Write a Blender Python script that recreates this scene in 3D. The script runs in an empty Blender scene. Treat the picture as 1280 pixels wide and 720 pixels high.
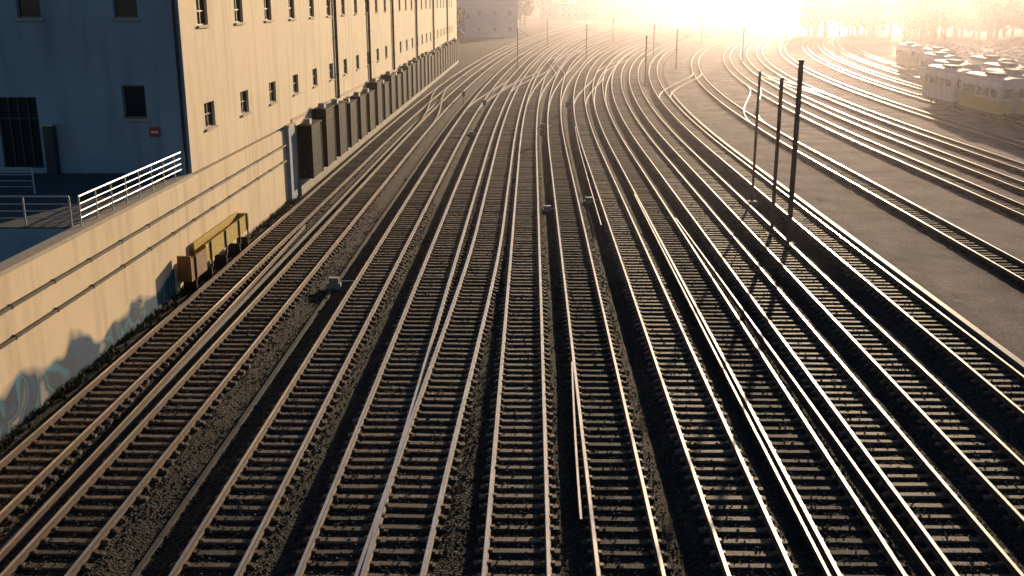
import bpy, math, random
import numpy as np
from mathutils import Vector
random.seed(7); rs=np.random.RandomState(7)
scene=bpy.context.scene
scene.view_settings.view_transform='Standard'; scene.view_settings.look='None'; scene.view_settings.exposure=0

# ------------------------------------------------------------------ layout
SL=0.0185
def S(d):
    d=np.asarray(d,dtype=float)
    q=np.clip(d,90,450)-90
    return 0.0005*q*q+np.where(d>450,(d-450)*0.36,0)
def F(u): return np.interp(u,[-14,0.1,5.75,11,24],[0.33,0.45,0.80,0.95,1.15])
def PX(u,d): return u+SL*(d-21.5)+F(u)*S(d)
def straight(x,y): return (x+SL*(y-21.5),y)

# ------------------------------------------------------------------ materials
def mat(name,c1,c2=None,scale=5.0,rough=0.7,metal=0.0,bump=0.0,bscale=None,island=0.0,detail=5.0,spec=0.5,bdist=0.02):
    m=bpy.data.materials.new(name); m.use_nodes=True
    nt=m.node_tree; b=nt.nodes['Principled BSDF']
    b.inputs['Roughness'].default_value=rough; b.inputs['Metallic'].default_value=metal
    b.inputs['Specular IOR Level'].default_value=spec
    c2=c2 or tuple(x*0.7 for x in c1)
    tc=nt.nodes.new('ShaderNodeTexCoord')
    n=nt.nodes.new('ShaderNodeTexNoise'); n.inputs['Scale'].default_value=scale; n.inputs['Detail'].default_value=detail
    n.inputs['Roughness'].default_value=0.65
    nt.links.new(tc.outputs['Object'],n.inputs['Vector'])
    r=nt.nodes.new('ShaderNodeValToRGB'); r.color_ramp.elements[0].position=0.32; r.color_ramp.elements[1].position=0.68
    r.color_ramp.elements[0].color=(*c2,1); r.color_ramp.elements[1].color=(*c1,1)
    nt.links.new(n.outputs['Fac'],r.inputs['Fac'])
    out=r.outputs['Color']
    if island>0:
        g=nt.nodes.new('ShaderNodeNewGeometry')
        mr=nt.nodes.new('ShaderNodeMapRange'); mr.inputs['To Min'].default_value=1-island; mr.inputs['To Max'].default_value=1+island
        nt.links.new(g.outputs['Random Per Island'],mr.inputs['Value'])
        mx=nt.nodes.new('ShaderNodeVectorMath'); mx.operation='SCALE'
        nt.links.new(out,mx.inputs[0]); nt.links.new(mr.outputs['Result'],mx.inputs['Scale'])
        out=mx.outputs['Vector']
    nt.links.new(out,b.inputs['Base Color'])
    if bump>0:
        n2=nt.nodes.new('ShaderNodeTexNoise'); n2.inputs['Scale'].default_value=bscale or scale*4; n2.inputs['Detail'].default_value=6
        nt.links.new(tc.outputs['Object'],n2.inputs['Vector'])
        bp=nt.nodes.new('ShaderNodeBump'); bp.inputs['Strength'].default_value=bump; bp.inputs['Distance'].default_value=bdist
        nt.links.new(n2.outputs['Fac'],bp.inputs['Height']); nt.links.new(bp.outputs['Normal'],b.inputs['Normal'])
    return m

M={}
M['rail_top']=mat('rail_polished_steel',(0.88,0.81,0.72),(0.64,0.56,0.47),scale=1.2,rough=0.36,metal=1.0,bump=0.05)
M['rail_side']=mat('rail_rust',(0.12,0.065,0.037),(0.06,0.035,0.021),scale=6,rough=0.7)
M['sleeper']=mat('sleeper_concrete',(0.19,0.138,0.10),(0.07,0.052,0.040),scale=3.2,rough=0.72,bump=0.7,bscale=30,island=0.5,spec=0.35)
M['sleeper_old']=mat('sleeper_timber',(0.085,0.065,0.052),(0.042,0.033,0.027),scale=7,rough=0.8,bump=0.5,bscale=30,island=0.4,spec=0.25)
M['clip']=mat('clip_rust',(0.26,0.16,0.09),(0.15,0.085,0.05),rough=0.5,metal=0.3,island=0.3)
M['stone']=mat('ballast_stone',(0.080,0.074,0.072),(0.034,0.032,0.032),scale=2,rough=0.85,island=0.75,spec=0.3)
M['weed']=mat('weed_leaf',(0.09,0.09,0.03),(0.05,0.05,0.02),scale=2,rough=0.8,island=0.5)
M['window']=mat('window_glass',(0.03,0.035,0.045),(0.02,0.022,0.028),rough=0.12)
M['frame']=mat('window_frame',(0.22,0.20,0.18),rough=0.5)
M['dark_frame']=mat('dark_frame',(0.05,0.05,0.055),rough=0.5)
M['sill']=mat('sill_stone',(0.50,0.42,0.31),(0.38,0.31,0.23),rough=0.8)
M['dark_brown']=mat('dark_brown_mat',(0.05,0.038,0.03),rough=0.6)
M['unit']=mat('louvre_steel',(0.013,0.011,0.010),(0.007,0.006,0.006),scale=1.5,rough=0.8,metal=0.0,island=0.3,spec=0.12)
M['concrete']=mat('concrete',(0.42,0.38,0.33),(0.28,0.25,0.21),scale=0.8,rough=0.85,bump=0.3)
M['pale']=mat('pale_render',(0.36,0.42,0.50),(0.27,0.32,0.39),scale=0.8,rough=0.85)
M['white']=mat('white_paint',(0.78,0.78,0.76),(0.62,0.61,0.58),scale=1.5,rough=0.5)
M['galv']=mat('galvanised_steel',(0.62,0.62,0.62),(0.45,0.45,0.46),scale=5,rough=0.4,metal=0.4)
M['grey']=mat('grey_paint',(0.30,0.29,0.27),(0.2,0.19,0.18),scale=5,rough=0.6)
M['terrace']=mat('terrace_paving',(0.06,0.07,0.09),(0.04,0.047,0.057),scale=1.5,rough=0.9)
M['yellow']=mat('yellow_paint',(0.62,0.47,0.06),(0.45,0.30,0.04),scale=4,rough=0.5)
M['rustorange']=mat('orange_rusty',(0.32,0.15,0.05),(0.18,0.08,0.03),scale=4,rough=0.7)
M['mast']=mat('mast_steel',(0.17,0.11,0.085),(0.11,0.07,0.055),scale=4,rough=0.6)
M['red']=mat('red_paint',(0.5,0.06,0.04),rough=0.5)
M['roof']=mat('roof_felt',(0.09,0.085,0.08),(0.05,0.05,0.05),scale=2,rough=0.9)
M['tile']=mat('roof_tile',(0.22,0.10,0.06),(0.12,0.06,0.04),scale=1,rough=0.85)
M['bark']=mat('bark',(0.08,0.055,0.035),rough=0.9)
M['leaf']=mat('foliage',(0.070,0.080,0.028),(0.03,0.04,0.014),scale=0.3,rough=0.75,island=0.5,spec=0.2)
M['coach_w']=mat('coach_white',(0.68,0.66,0.60),(0.5,0.48,0.43),scale=1,rough=0.4)
M['coach_g']=mat('coach_roof',(0.36,0.35,0.33),(0.24,0.23,0.22),scale=0.8,rough=0.6)
M['tyre']=mat('rubber',(0.02,0.02,0.02),rough=0.8)
M['asphalt']=mat('asphalt',(0.065,0.062,0.06),(0.045,0.043,0.042),scale=0.6,rough=0.85,bump=0.3,bscale=40)
for i,c in enumerate([(0.75,0.75,0.74),(0.10,0.10,0.11),(0.35,0.36,0.38),(0.25,0.05,0.04),(0.06,0.10,0.22)]):
    M['car%d'%i]=mat('car_paint',c,tuple(x*0.9 for x in c),rough=0.25)

def wall_mat(name,c1,c2,graffiti=False):
    m=mat(name,c1,c2,scale=0.35,rough=0.85,bump=0.25,bscale=14)
    nt=m.node_tree; b=nt.nodes['Principled BSDF']; L=nt.links
    base=b.inputs['Base Color'].links[0].from_socket
    tc=nt.nodes.new('ShaderNodeTexCoord')
    mp=nt.nodes.new('ShaderNodeMapping'); mp.inputs['Scale'].default_value=(1.3,1.3,0.12)
    L.new(tc.outputs['Object'],mp.inputs['Vector'])
    n=nt.nodes.new('ShaderNodeTexNoise'); n.inputs['Scale'].default_value=1.0; n.inputs['Detail'].default_value=8
    L.new(mp.outputs['Vector'],n.inputs['Vector'])
    r=nt.nodes.new('ShaderNodeMapRange'); r.inputs['From Min'].default_value=0.50; r.inputs['From Max'].default_value=0.75
    r.inputs['To Max'].default_value=0.45
    L.new(n.outputs['Fac'],r.inputs['Value'])
    mx=nt.nodes.new('ShaderNodeMixRGB'); mx.inputs['Color2'].default_value=(c1[0]*0.4,c1[1]*0.38,c1[2]*0.38,1)
    L.new(r.outputs['Result'],mx.inputs['Fac']); L.new(base,mx.inputs['Color1'])
    out=mx.outputs['Color']
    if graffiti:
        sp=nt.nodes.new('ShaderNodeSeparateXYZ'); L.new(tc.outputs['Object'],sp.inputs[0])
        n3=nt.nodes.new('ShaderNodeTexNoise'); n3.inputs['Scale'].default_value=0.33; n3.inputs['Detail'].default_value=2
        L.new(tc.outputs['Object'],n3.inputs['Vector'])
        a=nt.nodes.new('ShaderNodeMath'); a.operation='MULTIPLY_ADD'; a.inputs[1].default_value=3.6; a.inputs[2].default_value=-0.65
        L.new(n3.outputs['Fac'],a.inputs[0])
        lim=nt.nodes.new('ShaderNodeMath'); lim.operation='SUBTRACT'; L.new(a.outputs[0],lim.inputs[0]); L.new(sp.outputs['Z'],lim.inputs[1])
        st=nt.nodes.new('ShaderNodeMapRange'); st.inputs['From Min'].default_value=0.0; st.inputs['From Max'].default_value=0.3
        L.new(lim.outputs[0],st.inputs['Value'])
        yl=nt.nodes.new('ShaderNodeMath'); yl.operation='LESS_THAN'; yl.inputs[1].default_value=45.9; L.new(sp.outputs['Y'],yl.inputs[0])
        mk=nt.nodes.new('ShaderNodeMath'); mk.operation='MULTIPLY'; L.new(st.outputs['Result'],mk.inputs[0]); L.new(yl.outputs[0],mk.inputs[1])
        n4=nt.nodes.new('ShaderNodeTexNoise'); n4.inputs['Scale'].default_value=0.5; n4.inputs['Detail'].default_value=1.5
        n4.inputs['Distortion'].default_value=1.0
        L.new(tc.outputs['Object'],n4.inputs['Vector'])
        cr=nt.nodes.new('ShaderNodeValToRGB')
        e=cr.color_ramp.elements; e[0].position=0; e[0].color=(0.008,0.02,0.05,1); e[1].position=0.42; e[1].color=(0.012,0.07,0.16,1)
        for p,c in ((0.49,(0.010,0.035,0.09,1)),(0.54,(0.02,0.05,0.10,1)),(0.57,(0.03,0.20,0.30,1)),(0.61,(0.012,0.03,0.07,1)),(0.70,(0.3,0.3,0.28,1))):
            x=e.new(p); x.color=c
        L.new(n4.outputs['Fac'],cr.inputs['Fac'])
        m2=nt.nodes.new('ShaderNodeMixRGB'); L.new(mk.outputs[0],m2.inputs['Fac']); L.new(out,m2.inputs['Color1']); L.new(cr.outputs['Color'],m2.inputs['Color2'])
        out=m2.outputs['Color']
    L.new(out,b.inputs['Base Color'])
    return m
M['cream']=wall_mat('cream_stucco',(0.90,0.73,0.50),(0.82,0.66,0.44))
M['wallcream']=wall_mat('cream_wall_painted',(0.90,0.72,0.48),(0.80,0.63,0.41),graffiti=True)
M['shade_render']=wall_mat('shade_tinted_render',(0.35,0.42,0.50),(0.29,0.35,0.42))  # bluish shade of the end wall put into its base colour

# ------------------------------------------------------------------ mesh builder
class MB:
    def __init__(s,warp=None): s.v=[];s.f=[];s.m=[];s.mats=[];s.warp=warp
    def mi(s,k):
        if k not in s.mats: s.mats.append(k)
        return s.mats.index(k)
    def add(s,vs,fs,k):
        o=len(s.v)
        if s.warp: vs=[(*s.warp(v[0],v[1]),v[2]) for v in vs]
        s.v+=[tuple(map(float,v)) for v in vs]; s.f+=[tuple(i+o for i in f) for f in fs]
        s.m+=[s.mi(k)]*len(fs)
    def box(s,x0,x1,y0,y1,z0,z1,k):
        s.add([(x0,y0,z0),(x1,y0,z0),(x1,y1,z0),(x0,y1,z0),(x0,y0,z1),(x1,y0,z1),(x1,y1,z1),(x0,y1,z1)],
              [(0,3,2,1),(4,5,6,7),(0,1,5,4),(1,2,6,5),(2,3,7,6),(3,0,4,7)],k)
    def cyl(s,a,b,r,k,n=8,r2=None):
        a=Vector(a);b=Vector(b);r2=r if r2 is None else r2
        ax=(b-a).normalized(); t=Vector((0,0,1)) if abs(ax.z)<0.9 else Vector((1,0,0))
        p=ax.cross(t).normalized(); q=ax.cross(p)
        vs=[];
        for c,rr in ((a,r),(b,r2)):
            for i in range(n):
                an=2*math.pi*i/n; vs.append(tuple(c+p*math.cos(an)*rr+q*math.sin(an)*rr))
        fs=[(i,(i+1)%n,n+(i+1)%n,n+i) for i in range(n)]+[tuple(range(n))[::-1],tuple(range(n,2*n))]
        s.add(vs,fs,k)
    def obj(s,name,parent=None,smooth=False):
        me=bpy.data.meshes.new(name); me.from_pydata(s.v,[],s.f)
        for k in s.mats: me.materials.append(M[k])
        me.polygons.foreach_set('material_index',s.m)
        me.update()
        if smooth: me.polygons.foreach_set('use_smooth',[True]*len(s.f))
        o=bpy.data.objects.new(name,me); scene.collection.objects.link(o)
        if parent: o.parent=parent
        return o
def empty(name,loc=(0,0,0)):
    e=bpy.data.objects.new(name,None); e.location=loc; scene.collection.objects.link(e); return e

# ------------------------------------------------------------------ tracks
US=[-14.0,-11.0,-7.1,-4.2,0.1,2.75,5.75,8.3,11.0,13.75,17.0]
YARD=[24.5,31.5,35.5,39.5,45.5,52,56.5,61,65.5]
def ss(a,b,t):
    t=np.clip((t-a)/(b-a),0,1); return t*t*(3-2*t)
prof=[(-.075,0),(.075,0),(.075,.015),(.014,.04),(.014,.125),(.042,.140),(.042,.172),(-.042,.172),(-.042,.140),(-.014,.125),(-.014,.04),(-.075,.015)]
def track(ufun,d0,d1,zo=0.0,sleep=(5,260),smat='sleeper',g=1.505,name='railway_track',clips=True):
    mb=MB()
    ds=np.concatenate([np.arange(d0,min(d1,300),2.5),np.arange(min(d1,300),d1+0.01,8.0)]) if d1>300 else np.arange(d0,d1+0.01,2.0)
    def fr(d):
        u=ufun(d); x=PX(u,d); x2=PX(ufun(d+0.5),d+0.5); t=np.array([x2-x,0.5]); t/=np.linalg.norm(t)
        return float(x),t,np.array([t[1],-t[0]])
    P=len(prof)
    for sgn in (-1,1):
        vs=[];fs=[];ft=[]
        for d in ds:
            x,t,n=fr(d)
            for (a,z) in prof:
                o=sgn*g/2+a
                vs.append((x+n[0]*o,d+n[1]*o,z+0.075+zo))
        for i in range(len(ds)-1):
            for j in range(P):
                q=(i*P+j,i*P+(j+1)%P,(i+1)*P+(j+1)%P,(i+1)*P+j)
                (ft if j==6 else fs).append(q)
        o=len(mb.v); mb.add(vs,fs,'rail_side'); 
        mb.f+=[tuple(i+o for i in f) for f in ft]; mb.m+=[mb.mi('rail_top')]*len(ft)
    if sleep:
        d=sleep[0]
        while d<sleep[1]:
            x,t,n=fr(d); hw=1.01+random.uniform(-.05,.05); w=0.092+random.uniform(-.016,.016); h=0.07+zo+random.uniform(-.025,0.004)
            off=random.uniform(-.04,.04); tw=random.uniform(-.025,.025)
            t2=t+n*tw; n2=n-t*tw
            vs=[]
            for (ww,z) in ((w+.02,-.12),(w,h)):
                for a,b in ((-1,-1),(1,-1),(1,1),(-1,1)):
                    vs.append((x+n2[0]*(a*hw+off)+t2[0]*b*ww,d+n2[1]*(a*hw+off)+t2[1]*b*ww,z))
            mb.add(vs,[(4,5,6,7),(0,1,5,4),(1,2,6,5),(2,3,7,6),(3,0,4,7)],smat)
            if clips and d<75:
                for a in (-1,1):
                    for b in (-1,1):
                        o=a*g/2+b*0.115; cx=x+n[0]*o; cy=d+n[1]*o
                        mb.box(cx-.045,cx+.045,cy-.06,cy+.06,h-.01,h+.045,'clip')
            d+=0.59+random.uniform(-.025,.025)
    return mb.obj(name)
for i,u in enumerate(US):
    smat='sleeper_old' if u in (2.75,8.3) else 'sleeper'
    track(lambda d,u=u:u+0*d,4,760,zo=0.0,smat=smat)
for u in YARD:
    track(lambda d,u=u:u+0*d,20,560,sleep=(20,170),smat='sleeper_old',clips=False)
def xo(u0,u1,a,b,d0,d1,zo,sl=None,sm='sleeper'):
    track(lambda d:u0+(u1-u0)*ss(a,b,d),d0,d1,zo=zo,sleep=sl,name='turnout_track',smat=sm)
xo(-2.95,-2.0,10,60,4,760,0.004,(5,200))
xo(0.1,1.5,130,210,128,760,0.008)
xo(2.75,4.3,120,220,118,760,0.012)
xo(8.3,9.6,120,220,118,760,0.008)
k=0
for (a,b,s0) in [(-7.1,-4.2,125),(-4.2,0.1,150),(2.75,0.1,180),(5.75,8.3,130),(8.3,11.0,190),
                 (17,24.5,140),(24.5,31.5,110),(39.5,35.5,140),(-11,-14,110),(0.1,2.75,230)]:
    k+=1; xo(a,b,s0,s0+55,s0-3,s0+58,0.004+0.004*(k%4))
def blade(u,d0,d1,u2):
    mb=MB(); ds=np.arange(d0,d1+.01,1.0); vs=[];f1=[];f2=[]
    for d in ds:
        x=float(PX(u+(u2-u)*((d-d0)/(d1-d0))**1.5,d))
        for a,z in ((-.035,.08),(.035,.08),(.03,.24),(-.03,.24)): vs.append((x+a,d,z))
    for i in range(len(ds)-1):
        for j in range(4): (f2 if j==2 else f1).append((i*4+j,i*4+(j+1)%4,(i+1)*4+(j+1)%4,(i+1)*4+j))
    mb.add(vs,f1,'rail_side'); o=len(mb.v); mb.f+=f2; mb.m+=[mb.mi('rail_top')]*len(f2); mb.obj('switch_blade')
blade(1.72,24,36,1.93); blade(9.75,12,62,9.2); blade(7.3,12,70,7.45); blade(-12.2,12,60,-12.9); blade(4.55,60,110,4.85)

# ------------------------------------------------------------------ ground
un=np.unique(np.concatenate([[-900,-600,-400,-250,-150,-100,-70,-50,-35,-25,-20],np.arange(-17,20,0.28),np.arange(20,72,0.9),[75,80,90,100,120,150,200,280,400,600,900,1300]]))
dn=np.unique(np.concatenate([[-300,-150,-60,-20,-5],np.arange(4,130,0.7),np.arange(130,300,4),np.arange(300,800,20),[900,1100,1400,1900,2600]]))
U,D=np.meshgrid(un,dn)
allt=np.array(US+[-2.2]+YARD)
dist=np.min(np.abs(U[...,None]-allt),axis=-1)
bed=1-np.clip((dist-0.95)/0.7,0,1); bed=bed*bed*(3-2*bed)
Z=-0.34+0.34*bed
inz=((U>-15.6)&(U<72)).astype(float)
Z=Z*inz+(-0.30)*(1-inz)
dirt=np.clip((U-18.6)/0.6,0,1)
Z=np.where(U>18.8,-0.12+0.10*bed,Z)
Z=np.where((U<-15.0),-0.05,Z)
Z+=rs.uniform(-.022,.022,Z.shape)*inz
X=PX(U,D)
verts=np.stack([X,D,Z],-1).reshape(-1,3)
nx=len(un);ny=len(dn)
idx=np.arange(nx*ny).reshape(ny,nx)
fc=np.stack([idx[:-1,:-1],idx[:-1,1:],idx[1:,1:],idx[1:,:-1]],-1).reshape(-1,4)
me=bpy.data.meshes.new('ground'); me.from_pydata(verts.tolist(),[],fc.tolist())
for nm,arr in (('bed',bed*inz),('dirt',dirt)):
    at=me.attributes.new(nm,'FLOAT','POINT'); at.data.foreach_set('value',arr.reshape(-1).astype(np.float32))
me.polygons.foreach_set('use_smooth',[True]*len(me.polygons))
g=bpy.data.objects.new('ground',me); scene.collection.objects.link(g)
gm=bpy.data.materials.new('ballast_ground'); gm.use_nodes=True; nt=gm.node_tree; L=nt.links; b=nt.nodes['Principled BSDF']
b.inputs['Roughness'].default_value=0.95; b.inputs['Specular IOR Level'].default_value=0.2
tc=nt.nodes.new('ShaderNodeTexCoord')
vo=nt.nodes.new('ShaderNodeTexVoronoi'); vo.inputs['Scale'].default_value=15; L.new(tc.outputs['Object'],vo.inputs['Vector'])
bw=nt.nodes.new('ShaderNodeSeparateColor'); L.new(vo.outputs['Color'],bw.inputs[0])
def ramp(src,els):
    r=nt.nodes.new('ShaderNodeValToRGB'); e=r.color_ramp.elements
    e[0].position,e[0].color=els[0][0],(*els[0][1],1); e[1].position,e[1].color=els[1][0],(*els[1][1],1)
    for p,c in els[2:]:
        q=e.new(p); q.color=(*c,1)
    L.new(src,r.inputs['Fac']); return r.outputs['Color']
cb=ramp(bw.outputs[0],[(0,(0.015,0.015,0.016)),(1,(0.080,0.075,0.073)),(0.8,(0.033,0.0315,0.032))])
cr=ramp(bw.outputs[0],[(0,(0.021,0.018,0.016)),(1,(0.092,0.075,0.062)),(0.8,(0.042,0.034,0.029))])
cd=ramp(bw.outputs[0],[(0,(0.17,0.135,0.130)),(1,(0.30,0.245,0.24))])
n1=nt.nodes.new('ShaderNodeTexNoise'); n1.inputs['Scale'].default_value=0.35; n1.inputs['Detail'].default_value=8; L.new(tc.outputs['Object'],n1.inputs['Vector'])
def mix(f,a,c,mode='MIX'):
    m=nt.nodes.new('ShaderNodeMixRGB'); m.blend_type=mode
    if isinstance(f,float): m.inputs['Fac'].default_value=f
    else: L.new(f,m.inputs['Fac'])
    L.new(a,m.inputs['Color1']); L.new(c,m.inputs['Color2']); return m.outputs['Color']
ab=nt.nodes.new('ShaderNodeAttribute'); ab.attribute_name='bed'
ad=nt.nodes.new('ShaderNodeAttribute'); ad.attribute_name='dirt'
c=mix(ab.outputs['Fac'],cb,cr)
c2_=mix(ab.outputs['Fac'],cd,cr)
c=mix(ad.outputs['Fac'],c,c2_)
lg=ramp(n1.outputs['Fac'],[(0.3,(0.5,0.5,0.52)),(0.7,(1.4,1.35,1.3))])
c=mix(1.0,c,lg,'MULTIPLY')
L.new(c,b.inputs['Base Color'])
bp=nt.nodes.new('ShaderNodeBump'); bp.inputs['Strength'].default_value=0.9; bp.inputs['Distance'].default_value=0.05
L.new(vo.outputs['Distance'],bp.inputs['Height']); L.new(bp.outputs['Normal'],b.inputs['Normal'])
me.materials.append(gm)

# loose ballast stones (one mesh)
N=95000
uu=rs.uniform(-15.3,18.5,N); dd=20+48*rs.uniform(0,1,N)**1.3
di=np.min(np.abs(uu[:,None]-np.array(US+[-2.2])),axis=1); be=1-np.clip((di-0.95)/0.7,0,1); be=be*be*(3-2*be)
zz=-0.34+0.34*be; zz=np.where(uu<-15.0,-.05,zz)
zz+=np.where((rs.uniform(0,1,N)<.14)&(di<1.0),.065,0)
ce=np.stack([PX(uu,dd),dd,zz+0.012],-1)
oc=np.array([(1,0,0),(-1,0,0),(0,1,0),(0,-1,0),(0,0,1),(0,0,-1)],float)
sz=rs.uniform(0.02,0.05,(N,1,1)); jit=rs.uniform(0.6,1.3,(N,6,1)); an=rs.uniform(0,6.28,N)
o3=oc[None]*jit*sz; o3[...,2]*=0.8; o3+=rs.uniform(-.008,.008,o3.shape)
ca,sa=np.cos(an)[:,None],np.sin(an)[:,None]
xr=o3[...,0]*ca-o3[...,1]*sa; yr=o3[...,0]*sa+o3[...,1]*ca
vv=(ce[:,None,:]+np.stack([xr,yr,o3[...,2]],-1)).reshape(-1,3)
tri=np.array([(0,2,4),(2,1,4),(1,3,4),(3,0,4),(2,0,5),(1,2,5),(3,1,5),(0,3,5)])
ff=(tri[None]+6*np.arange(N)[:,None,None]).reshape(-1,3)
me=bpy.data.meshes.new('ballast_stones'); me.vertices.add(len(vv)); me.vertices.foreach_set('co',vv.astype(np.float32).ravel())
me.loops.add(len(ff)*3); me.loops.foreach_set('vertex_index',ff.ravel().astype(np.int32))
me.polygons.add(len(ff)); me.polygons.foreach_set('loop_start',np.arange(0,len(ff)*3,3,dtype=np.int32)); me.polygons.foreach_set('loop_total',np.full(len(ff),3,dtype=np.int32))
me.update(calc_edges=True); me.materials.append(M['stone'])
scene.collection.objects.link(bpy.data.objects.new('ballast_stones',me))
mb=MB()
for i in range(500):
    if random.random()<.7: u=random.uniform(-15.8,-15.35); d=random.uniform(24,70); z0=-.05; hh=.28
    else: u=random.choice((-9.1,-5.6,1.4,4.3,12.4,15.4)); u+=random.uniform(-.2,.2); d=random.uniform(25,90); z0=-.34; hh=.15
    x=float(PX(u,d))
    for q in range(9):
        a=random.uniform(0,6.28); r=random.uniform(.03,.18); h=hh*random.uniform(.4,1.1); bx=x+math.cos(a)*r*.4; by=d+math.sin(a)*r*.4
        tx=x+math.cos(a)*r*1.3; ty=d+math.sin(a)*r*1.3; px,py=-math.sin(a)*.03,math.cos(a)*.03
        mb.add([(bx-px,by-py,z0),(bx+px,by+py,z0),(tx,ty,z0+h)],[(0,1,2)],'weed')
mb.obj('trackside_weeds')

# ------------------------------------------------------------------ left side
W=-15.85   # face of the wall
rw=empty('retaining_wall')
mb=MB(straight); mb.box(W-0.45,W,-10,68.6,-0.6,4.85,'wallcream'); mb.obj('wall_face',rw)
mb=MB(straight); mb.box(W-0.52,W+0.07,-10,49.4,4.853,5.0,'sill')
mb.obj('coping',rw)
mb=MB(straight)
for z,dz in ((3.75,0.055),(2.75,0.05)):  # two dark horizontal bars with brackets along the wall face
    mb.box(W+0.02,W+0.14,-10,68.4,z,z+dz*2,'dark_brown')
    for y in np.arange(-8,68,3.0): mb.box(W,W+0.155,y,y+0.05,z-0.02,z+0.13,'dark_brown')
mb.obj('dark_wall_bars',rw)
mb=MB(straight); mb.box(W-1.1,W+0.25,68.8,70.6,-0.6,4.9,'pale'); mb.box(W-1.2,W+0.32,68.7,70.7,4.9,5.05,'sill'); mb.obj('gate_pier')

tr=empty('terrace')
mb=MB(straight); mb.box(-60,W-0.55,37.2,50,-0.6,4.95,'pale'); mb.obj('terrace_block',tr)
mb=MB(straight); mb.box(-60,W-0.55,37.2,50,4.955,5.0,'terrace'); mb.obj('terrace_paving',tr)
mb=MB(straight); mb.box(-60,W-0.55,-10,37.1,-0.6,2.6,'terrace'); mb.obj('lower_yard')

rl=MB(straight)
def railrun(p,q,n):
    p=Vector(p);q=Vector(q)
    for i in range(n+1):
        a=p.lerp(q,i/n); rl.cyl(a,a+Vector((0,0,1.1)),0.035,'galv',6)
    for z,r in ((1.1,0.035),(0.82,0.02),(0.56,0.02),(0.3,0.02)):
        rl.cyl(p+Vector((0,0,z)),q+Vector((0,0,z)),r,'galv',6)
railrun((W-0.25,37.4,5.0),(W-0.25,49.3,5.0),8)
railrun((W-0.6,37.4,5.0),(-40,37.4,5.0),14)
railrun((W-5,44,5.0),(-40,44,5.0),12)
rl.obj('terrace_railing')

# main building
bd=empty('cream_warehouse_building')
y0,y1,H=49.5,232.0,17.0
mb=MB(straight)
WZ=[(6.8,8.05),(11.8,13.1)]
wy=[53+6.6*i for i in range(26)]
def facade():
    cuts=[y0]+[c for y in wy for c in (y-0.85,y+0.85)]+[y1]
    zc=[4.99,WZ[0][0],WZ[0][1],WZ[1][0],WZ[1][1],H]
    for i in range(len(cuts)-1):
        for j in range(5):
            a,b2,c3,d4=cuts[i],cuts[i+1],zc[j],zc[j+1]
            if i%2==1 and j in (1,3):
                r=0.22
                mb.add([(W,a,c3),(W,b2,c3),(W,b2,d4),(W,a,d4),(W-r,a,c3),(W-r,b2,c3),(W-r,b2,d4),(W-r,a,d4)],
                       [(0,4,5,1),(1,5,6,2),(2,6,7,3),(3,7,4,0)],'cream')
            else: mb.add([(W,a,c3),(W,b2,c3),(W,b2,d4),(W,a,d4)],[(0,1,2,3)],'cream')
facade(); mb.add([(W,y0,H),(W,y1,H),(-45,y1,H),(-45,y0,H)],[(0,1,2,3)],'roof')
mb.add([(W,y1,0),(-45,y1,0),(-45,y1,H),(W,y1,H)],[(0,1,2,3)],'cream')
mb.add([(-45,y0,0),(-45,y1,0),(-45,y1,H),(-45,y0,H)],[(0,1,2,3)],'cream')
mb.add([(W,68.6,0),(W,y1,0),(W,y1,4.99),(W,68.6,4.99)],[(0,1,2,3)],'cream')
mb.obj('walls',bd)
mb=MB(straight)
for y in wy:
    for (za,zb) in WZ:
        mb.add([(W-0.2,y-0.85,za),(W-0.2,y+0.85,za),(W-0.2,y+0.85,zb),(W-0.2,y-0.85,zb)],[(0,1,2,3)],'window')
        for yy in (-0.85,-0.03,0.79): mb.box(W-0.19,W-0.13,y+yy,y+yy+0.06,za,zb,'frame')
        for z in (za,zb-0.07,(za+zb)/2): mb.box(W-0.188,W-0.135,y-0.79,y+0.79,z,z+0.06,'frame')
        mb.box(W+0.002,W+0.10,y-0.95,y+0.95,za-0.12,za-0.01,'sill')
mb.obj('windows',bd)
mb=MB(straight)
for y in (88,106,124.5,150,176,205): 
    a=W+0.14; mb.cyl((a,y,5.1),(a,y,H),0.12,'dark_brown',8)
    for z in (7,10,13,16): mb.box(W,a+0.16,y-0.15,y+0.15,z,z+0.08,'dark_brown')
mb.obj('drainpipes',bd)
mb=MB(straight); mb.box(W+0.002,W+0.16,y0,y1,H-0.5,H-0.1,'sill'); mb.box(W+0.002,W+0.07,70.8,y1,5.05,5.25,'sill'); mb.obj('cornice',bd)
mb=MB(straight)
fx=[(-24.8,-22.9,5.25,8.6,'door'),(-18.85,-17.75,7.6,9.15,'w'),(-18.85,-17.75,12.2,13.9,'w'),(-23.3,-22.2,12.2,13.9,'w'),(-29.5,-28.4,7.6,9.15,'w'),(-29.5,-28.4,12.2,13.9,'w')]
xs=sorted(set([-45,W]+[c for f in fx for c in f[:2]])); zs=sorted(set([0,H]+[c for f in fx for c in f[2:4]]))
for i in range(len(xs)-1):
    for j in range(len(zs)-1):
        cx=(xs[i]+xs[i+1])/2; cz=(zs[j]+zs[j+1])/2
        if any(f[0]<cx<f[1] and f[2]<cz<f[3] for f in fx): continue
        mb.add([(xs[i],y0,zs[j]),(xs[i+1],y0,zs[j]),(xs[i+1],y0,zs[j+1]),(xs[i],y0,zs[j+1])],[(0,1,2,3)],'shade_render')
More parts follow.
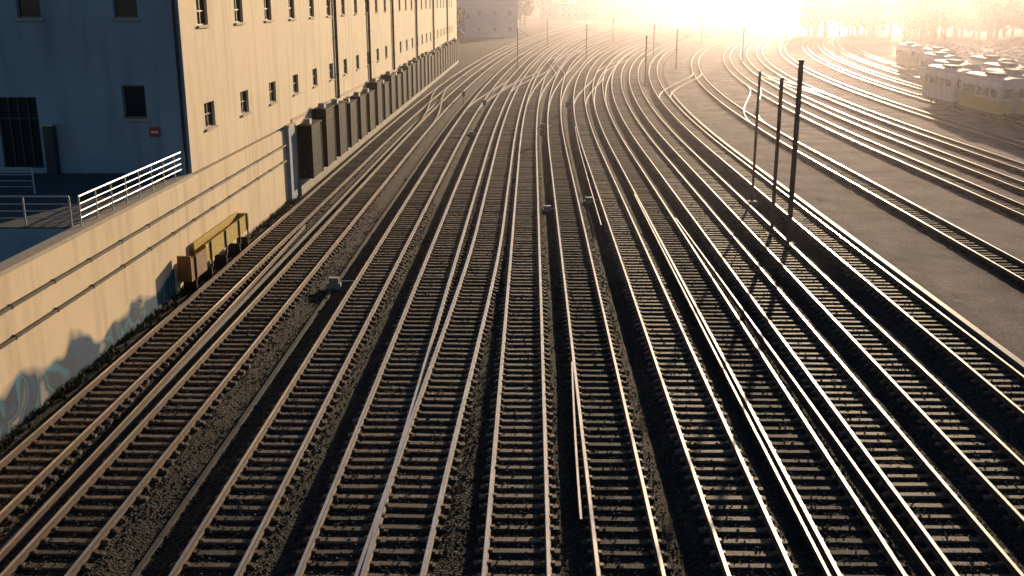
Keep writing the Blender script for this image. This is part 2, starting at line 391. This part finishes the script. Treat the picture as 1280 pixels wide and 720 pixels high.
for f in fx:
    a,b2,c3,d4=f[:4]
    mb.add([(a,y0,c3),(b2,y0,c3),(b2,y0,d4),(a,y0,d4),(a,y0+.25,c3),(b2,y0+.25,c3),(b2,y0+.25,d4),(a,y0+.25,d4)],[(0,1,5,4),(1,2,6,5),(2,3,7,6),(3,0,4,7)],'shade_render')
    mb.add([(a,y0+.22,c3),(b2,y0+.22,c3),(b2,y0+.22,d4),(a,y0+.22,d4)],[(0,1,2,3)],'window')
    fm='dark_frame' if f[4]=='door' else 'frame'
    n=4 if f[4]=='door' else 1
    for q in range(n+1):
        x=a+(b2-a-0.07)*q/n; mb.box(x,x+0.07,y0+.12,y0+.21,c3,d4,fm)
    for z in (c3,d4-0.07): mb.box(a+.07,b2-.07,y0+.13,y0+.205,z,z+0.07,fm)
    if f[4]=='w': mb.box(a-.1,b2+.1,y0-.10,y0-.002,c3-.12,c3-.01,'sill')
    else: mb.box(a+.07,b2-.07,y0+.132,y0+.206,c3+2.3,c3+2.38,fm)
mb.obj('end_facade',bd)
mb=MB(straight); mb.box(-22.55,-22.1,49.0,49.45,5.0,7.3,'dark_frame'); mb.box(-22.6,-22.05,48.95,49.46,7.3,7.38,'galv'); mb.obj('service_cabinet')
mb=MB(straight); mb.box(-17.7,-17.2,y0-.06,y0-.003,6.75,7.2,'red'); mb.box(-17.62,-17.28,y0-.064,y0-.0605,6.92,7.02,'white'); mb.obj('wall_sign')
mb=MB(straight); mb.cyl((-16.05,y0-0.12,5.0),(-16.05,y0-0.12,H),0.07,'dark_brown'); mb.obj('downpipe',bd)

# plinth & louvred units
mb=MB(straight); mb.box(W+0.002,W+0.42,71,230,-0.4,0.85,'concrete'); mb.box(W+0.002,W+0.5,71,230,0.852,0.95,'sill'); mb.obj('concrete_plinth')
for i in range(29):
    y=72.2+5.3*i
    mb=MB(straight); a,b2=W+0.08,W+1.0; ln=3.5; h=3.9+random.uniform(-.35,.35)
    mb.box(a,b2,y,y+ln,0.955,h+0.95,'unit')
    for z in np.arange(1.15,h+0.8,0.22): mb.box(b2,b2+0.05,y+0.15,y+ln-0.15,z,z+0.07,'unit'); mb.box(a+.08,b2-.08,y-0.05,y,z,z+0.07,'unit')
    mb.box(a,b2+0.08,y-0.08,y+ln+0.08,h+0.953,h+1.05,'unit'); mb.box(a+0.3,a+0.75,y+0.6,y+1.3,h+1.053,h+1.4,'grey')
    mb.box(b2+0.001,b2+0.06,y,y+0.1,0.95,h+0.95,'unit'); mb.box(b2+0.001,b2+0.06,y+ln-.1,y+ln,0.95,h+0.95,'unit')
    mb.obj('louvred_ventilation_unit')
mb=MB(straight)
a,b2=W+0.13,W+0.75
mb.box(a,b2,46,46.12,0.55,1.75,'rustorange'); mb.box(a,b2,46.12,48.3,0.55,0.65,'rustorange'); mb.box(b2-.08,b2,46.12,48.3,0.65,1.6,'rustorange')
mb.box(a,b2,48.3,56,0.9,1.0,'yellow'); mb.box(b2-.07,b2,48.32,56,1.0,1.75,'yellow'); mb.box(a,a+.07,48.32,56,1.0,1.85,'yellow'); mb.box(a,b2,55.93,56.05,1.0,1.75,'yellow')
for y in (46.6,49,51.5,54,55.6): mb.box(b2,b2+.06,y,y+.08,0.5,1.8,'dark_brown'); mb.box(a,b2,y,y+.08,-.1,0.5,'dark_brown')
mb.obj('yellow_trough')
def line(name,u,d0,d1,w,z,k):
    mb=MB(); ds=np.arange(d0,d1,3.0)
    for i in range(len(ds)-1):
        a,b3=ds[i],ds[i+1]-0.02; xa,xb=PX(u,a),PX(u,b3)
        mb.add([(xa-w,a,-.35),(xa+w,a,-.35),(xa+w,a,z),(xa-w,a,z),(xb-w,b3,-.35),(xb+w,b3,-.35),(xb+w,b3,z),(xb-w,b3,z)],[(0,1,2,3),(3,2,6,7),(1,5,6,2),(0,3,7,4),(4,7,6,5)],k)
    return mb.obj(name)
line('cable_duct',-12.55,6,150,0.04,0.02,'grey'); line('cable_duct',-9.05,6,200,0.07,-0.26,'roof')
line('cable_duct',1.42,6,200,0.04,-0.22,'grey'); line('cable_duct',18.75,10,160,0.13,-0.06,'grey')
line('cable_duct',-5.65,20,200,0.07,-0.28,'roof')
def pm(u,d,f=1):
    x=float(PX(u,d)); mb=MB()
    mb.box(x-.32,x+.32,d-.2,d+.2,-.35,-.02,'concrete'); mb.box(x-.22,x+.22,d-.13,d+.13,-.017,.20,'grey'); mb.box(x-.24,x+.24,d-.15,d+.15,.203,.23,'galv')
    mb.cyl((x,d,0.05),(x+f*1.0,d,0.05),0.03,'galv',6); mb.obj('point_machine')
for u,d in ((-9.0,48),(1.45,66),(4.3,69),(1.45,112),(-5.7,105)): pm(u,d)
def dwarf(u,d):
    x=float(PX(u,d)); mb=MB(); mb.cyl((x,d,-.3),(x,d,.7),.05,'galv'); mb.box(x-.2,x+.2,d-.12,d+.08,.7,1.25,'dark_frame'); mb.cyl((x-.08,d-.13,1.1),(x-.08,d-.2,1.1),.06,'white'); mb.cyl((x+.08,d-.13,.88),(x+.08,d-.2,.88),.06,'white'); mb.box(x-.23,x+.23,d-.02,d+.0,.65,1.3,'white'); mb.obj('dwarf_signal')
for u,d in ((1.4,98),(4.25,125),(-5.6,128),(-9.1,140)): dwarf(u,d)
def mast(u,d,h,arm=0,x=None,r=0.12):
    x=float(PX(u,d)) if x is None else x; mb=MB()
    mb.box(x-.3,x+.3,d-.3,d+.3,-.4,.05,'concrete')
    mb.box(x-r,x+r,d-r*1.1,d-r*0.9,.05,h,'mast'); mb.box(x-r,x+r,d+r*.9,d+r*1.1,.05,h,'mast'); mb.box(x-r*.25,x+r*.25,d-r*.9,d+r*.9,.05,h,'mast')
    mb.box(x-r*1.3,x+r*1.3,d-r*1.4,d+r*1.4,h,h+.06,'mast')
    if arm:
        mb.cyl((x,d,h-1.0),(x+arm,d,h-1.4),.035,'mast',6); mb.cyl((x,d,h-2.4),(x+arm,d,h-1.45),.03,'mast',6); mb.cyl((x+arm*.2,d,h-.3),(x+arm,d,h-1.35),.02,'mast',5)
        mb.cyl((x,d,h-2.4),(x+arm*.12,d,h-2.28),.07,'white',8)
    mb.obj('catenary_mast')
mast(0,56.2,9.9,0,x=15.3,r=.11); mast(0,58.6,8.8,0,x=14.95,r=.085); mast(0,68.6,8.5,0,x=16.05,r=.07)
for (u,d) in ((-5.6,215),(4.2,250),(15.4,170),(15.4,260),(4.2,340),(21,210),(-5.6,320),(34.7,230),(21,330),(46.5,300)):
    mast(u,d,7.5,random.choice((-2.2,2.2)),r=.10)

# ------------------------------------------------------------------ parked trains
def coach(u,d,ln,lowk):
    mb=MB(); hw=1.6
    sec=[(-hw,1.05),(-hw,2.5),(-hw,3.9),(-hw*.93,4.4),(-hw*.7,4.75),(-hw*.3,4.9),(hw*.3,4.9),(hw*.7,4.75),(hw*.93,4.4),(hw,3.9),(hw,2.5),(hw,1.05)]
    def pt(a,dd,z): return (float(PX(u,dd))+a,dd,z)
    n=len(sec); ys=list(np.linspace(d,d+ln,7))
    vs=[pt(a*(0.96 if y in (ys[0],ys[-1]) else 1),y,z) for y in ys for a,z in sec]
    cl={'lo':[],'up':[],'rf':[]}
    for i in range(6):
        for j in range(n-1):
            cl['lo' if j in (0,n-2) else 'rf' if 3<=j<=7 else 'up'].append((i*n+j,i*n+j+1,(i+1)*n+j+1,(i+1)*n+j)[::-1])
    mb.add(vs,cl['lo'],lowk); mb.add(vs,cl['up'],'coach_w'); mb.add(vs,cl['rf'],'coach_g')
    for e in (vs[:n],vs[-n:]):
        mb.add(e,[(0,1,10,11)],lowk); mb.add(e,[tuple(range(1,11))],'coach_w')
    for y in np.arange(d+1.2,d+ln-1.8,2.0):
        for s in (-1,1):
            x=float(PX(u,y+.7)); mb.box(x+s*(hw+.03)-.03,x+s*(hw+.03)+.03,y,y+1.4,2.75,3.65,'window')
    x=float(PX(u,d))
    mb.box(x-1.2,x-.4,d-.06,d-.01,2.8,3.8,'window'); mb.box(x+.4,x+1.2,d-.06,d-.01,2.8,3.8,'window'); mb.box(x-.33,x+.33,d-.05,d-.01,1.2,3.5,'coach_g'); mb.box(x-1.2,x+1.2,d-.07,d-.01,1.05,1.18,'dark_frame')
    for s in (-.9,.9): mb.cyl((x+s,d-.01,1.6),(x+s,d-.12,1.6),.12,'white'); mb.cyl((x+s*.95,d,1.0),(x+s*.95,d-.55,1.0),.16,'dark_frame')
    mb.box(x-1.2,x+1.2,d+.2,d+ln-.2,.8,1.04,'dark_frame')
    for yb in (d+2.6,d+ln-2.6):
        for yy in (-.9,.9):
            xx=float(PX(u,yb+yy))
            for s in (-.75,.75): mb.cyl((xx+s-.06,yb+yy,.68),(xx+s+.06,yb+yy,.68),.43,'dark_frame',14)
        xx=float(PX(u,yb)); mb.box(xx-1.0,xx-.85,yb-1.4,yb+1.4,.45,.8,'dark_frame'); mb.box(xx+.85,xx+1.0,yb-1.4,yb+1.4,.45,.8,'dark_frame')
    mb.box(x-.6,x+.6,d+ln*.3,d+ln*.55,4.88,5.2,'coach_g')
    mb.obj('passenger_railcar')
for u,d,k in ((52,113,'yellow'),(52,127,'coach_w'),(56.5,139,'yellow'),(61,160,'yellow'),(65.5,178,'coach_w'),(56.5,119,'coach_w'),(61,132,'yellow'),(65.5,150,'coach_w'),(65.5,198,'yellow')):
    coach(u,d,12,k)
# ------------------------------------------------------------------ cars
def car_mesh(ck):
    mb=MB()
    p=[(-2.15,.35),(-2.2,.75),(-2.05,.95),(-1.0,1.0),(-.45,1.42),(.95,1.45),(1.75,1.0),(2.15,.92),(2.2,.4)]
    wd=[.82,.86,.84,.84,.66,.66,.84,.82,.84]
    vs=[(-w,y,z) for (y,z),w in zip(p,wd)]+[(w,y,z) for (y,z),w in zip(p,wd)]
    n=len(p); mb.add(vs,[(i,i+1,n+i+1,n+i) for i in range(n-1) if i not in (3,5)],ck)
    mb.add(vs,[(3,4,n+4,n+3),(5,6,n+6,n+5)],'window')
    mb.add(vs,[(0,1,2,3,6,7,8)[::-1],tuple(n+i for i in (0,1,2,3,6,7,8))],ck); mb.add(vs,[(3,4,5,6)[::-1],tuple(n+i for i in (3,4,5,6))],'window')
    for y in (-1.35,1.35):
        for s in (-.8,.8): mb.cyl((s-.1,y,.32),(s+.1,y,.32),.32,'tyre',14)
    for s in (-.6,.6): mb.box(s-.15,s+.15,-2.24,-2.18,.6,.75,'white'); mb.box(s-.15,s+.15,2.16,2.23,.65,.8,'red')
    me=bpy.data.meshes.new('parked_car'); me.from_pydata(mb.v,[],mb.f)
    for kk in mb.mats: me.materials.append(M[kk])
    me.polygons.foreach_set('material_index',mb.m); return me
cms=[car_mesh('car%d'%i) for i in range(5)]
mb=MB(); mb.box(92,205,205,330,-.5,-.05,'asphalt'); mb.obj('car_park')
mb=MB()
for row in range(6):
    for i in range(28): x=98+i*3.2+row*4; mb.box(x-1.6,x-1.5,214+row*17,219+row*17,-.046,-.042,'white')
mb.obj('parking_bay_markings')
for row in range(6):
    for i in range(28):
        if random.random()<.75:
            o=bpy.data.objects.new('parked_car',random.choice(cms+cms[:1]*3)); o.location=(98+i*3.2+row*4,216.5+row*17+random.uniform(-.3,.3),-.05)
            o.rotation_euler=(0,0,random.choice((0,math.pi))+random.uniform(-.04,.04)); scene.collection.objects.link(o)

# ------------------------------------------------------------------ trees
def trees(name,pts,leafn=420,ls=0.75):
    mb=MB(); LV=[];
    for (x,y,h,z0) in pts:
        mb.cyl((x,y,z0-.5),(x,y,z0+h*.55),h*.03,'bark',6,h*.012)
        cl=[]
        for i in range(9):
            a=random.uniform(0,6.28); rr=h*random.uniform(.08,.3); zz=z0+h*random.uniform(.25,.9); c=Vector((x+math.cos(a)*rr,y+math.sin(a)*rr,zz)); cl.append((c,h*random.uniform(.11,.2)))
            mb.cyl((x,y,z0+h*.3),tuple(c),h*.012,'bark',4,h*.004)
        cl.append((Vector((x,y,z0+h*.85)),h*.15))
        for i in range(leafn):
            c,r=random.choice(cl); v=Vector((random.gauss(0,1),random.gauss(0,1),random.gauss(0,1))).normalized()*r*random.uniform(.6,1.1)
            v.z*=.8; p=c+v; n=(v.normalized()+Vector((random.uniform(-.6,.6),random.uniform(-.6,.6),random.uniform(-.2,.8)))).normalized()
            t=n.orthogonal().normalized(); bb=n.cross(t); s=ls*random.uniform(.5,1.1)
            LV.append([tuple(p+t*s),tuple(p+bb*s*.6),tuple(p-t*s),tuple(p-bb*s*.6)])
    for q in LV: mb.add(q,[(0,1,2,3)],'leaf')
    return mb.obj(name)
pts=[(random.uniform(112,330),random.uniform(345,430),random.uniform(14,22),-.3) for i in range(150)]
trees('distant_trees',pts,ls=1.05)
pts=[(-16+random.uniform(-22,0),random.uniform(240,330),random.uniform(9,15),-.3) for i in range(18)]
pts+=[(random.uniform(-60,10),random.uniform(560,640),random.uniform(12,18),-.3) for i in range(22)]
trees('distant_trees',pts)
pts=[(x,random.uniform(790,860),random.uniform(14,24),0) for x in np.arange(-150,520,7)]
trees('distant_trees',pts,leafn=240,ls=1.6)

# ------------------------------------------------------------------ distant buildings
def house(name,x0,x1,ya,yb,h,wk,rk,rows,cols,gable=True):
    e=empty(name); mb=MB(); mb.box(x0,x1,ya,yb,-.5,h,wk); mb.obj('walls',e); mb=MB()
    if gable:
        r=(yb-ya)*.32; ym=(ya+yb)/2; mb.add([(x0-.5,ya-.5,h),(x1+.5,ya-.5,h),(x1+.5,yb+.5,h),(x0-.5,yb+.5,h),(x0-.5,ym,h+r),(x1+.5,ym,h+r)],[(0,1,5,4),(2,3,4,5),(0,4,3),(1,2,5)],rk)
    else: mb.box(x0-.2,x1+.2,ya-.2,yb+.2,h+.003,h+.5,rk)
    mb.obj('roof',e); mb=MB()
    for i in range(cols):
        for j in range(rows):
            cx=x0+(x1-x0)*(i+.5)/cols; cz=1.6+(h-1.4)*(j)/rows+.4
            mb.box(cx-.6,cx+.6,ya-.06,ya-.003,cz,cz+1.5,'window'); mb.box(cx-.7,cx+.7,ya-.12,ya-.004,cz-.14,cz-.02,'sill')
    mb.obj('windows',e)
house('white_depot_building',-20,2,385,410,13,'white','roof',2,4,False)
house('white_apartment_building',20,112,764,780,10,'white','roof',2,20,False)
house('gabled_house',-46,-25,420,440,10,'cream','tile',2,5)
house('warehouse_building',190,260,600,640,10,'concrete','roof',2,14,False)
mb=MB(); n=60; hx=np.linspace(-1500,2200,n); hs=[]
for j,yy in enumerate((950,1150,1400,1800,2300)):
    for i,x in enumerate(hx): hs.append((x,yy+40*math.sin(i*.5),[-1,30,70,90,40][j]*(0.7+.3*math.sin(i*.35+1)+.12*math.sin(i*1.3))))
mb.add(hs,[(j*n+i,j*n+i+1,(j+1)*n+i+1,(j+1)*n+i) for j in range(4) for i in range(n-1)],'leaf'); mb.obj('hills',smooth=True)

# ------------------------------------------------------------------ haze, light, sky, camera
AZ,EL=math.radians(17.5),math.radians(9.0)
hz=bpy.data.materials.new('haze'); hz.use_nodes=True; nt=hz.node_tree; nt.nodes.remove(nt.nodes['Principled BSDF'])
vs=nt.nodes.new('ShaderNodeVolumeScatter'); vs.inputs['Density'].default_value=0.00046; vs.inputs['Anisotropy'].default_value=0.85; vs.inputs['Color'].default_value=(1,.88,.94,1)
nt.links.new(vs.outputs[0],nt.nodes['Material Output'].inputs['Volume'])
M['haze']=hz
mb=MB(); mb.box(-700,1100,45,1300,-3,45,'haze'); mb.obj('morning_haze')

w=bpy.data.worlds.new('World'); scene.world=w; w.use_nodes=True; nt=w.node_tree
sk=nt.nodes.new('ShaderNodeTexSky'); sk.sky_type='NISHITA'; sk.sun_disc=False; sk.sun_elevation=EL; sk.sun_rotation=AZ; sk.air_density=1.0; sk.dust_density=0.6; sk.ozone_density=3.0
nt.links.new(sk.outputs[0],nt.nodes['Background'].inputs[0]); nt.nodes['Background'].inputs[1].default_value=0.075
sl=bpy.data.lights.new('sun','SUN'); sl.energy=6.8; sl.angle=math.radians(.5); sl.color=(1,.74,.48)
so=bpy.data.objects.new('sun',sl); scene.collection.objects.link(so)
sd=Vector((math.sin(AZ)*math.cos(EL),math.cos(AZ)*math.cos(EL),math.sin(EL))); so.rotation_euler=sd.to_track_quat('Z','Y').to_euler(); so.location=(0,0,60)
cam=bpy.data.cameras.new('camera'); co=bpy.data.objects.new('camera',cam); scene.collection.objects.link(co)
cam.lens=36.56; cam.sensor_width=36; cam.clip_end=6000; co.location=(0,0,13.0); co.rotation_euler=(math.radians(74.52),0,0)
cam.dof.use_dof=True; cam.dof.focus_distance=75; cam.dof.aperture_fstop=1.2
scene.camera=co
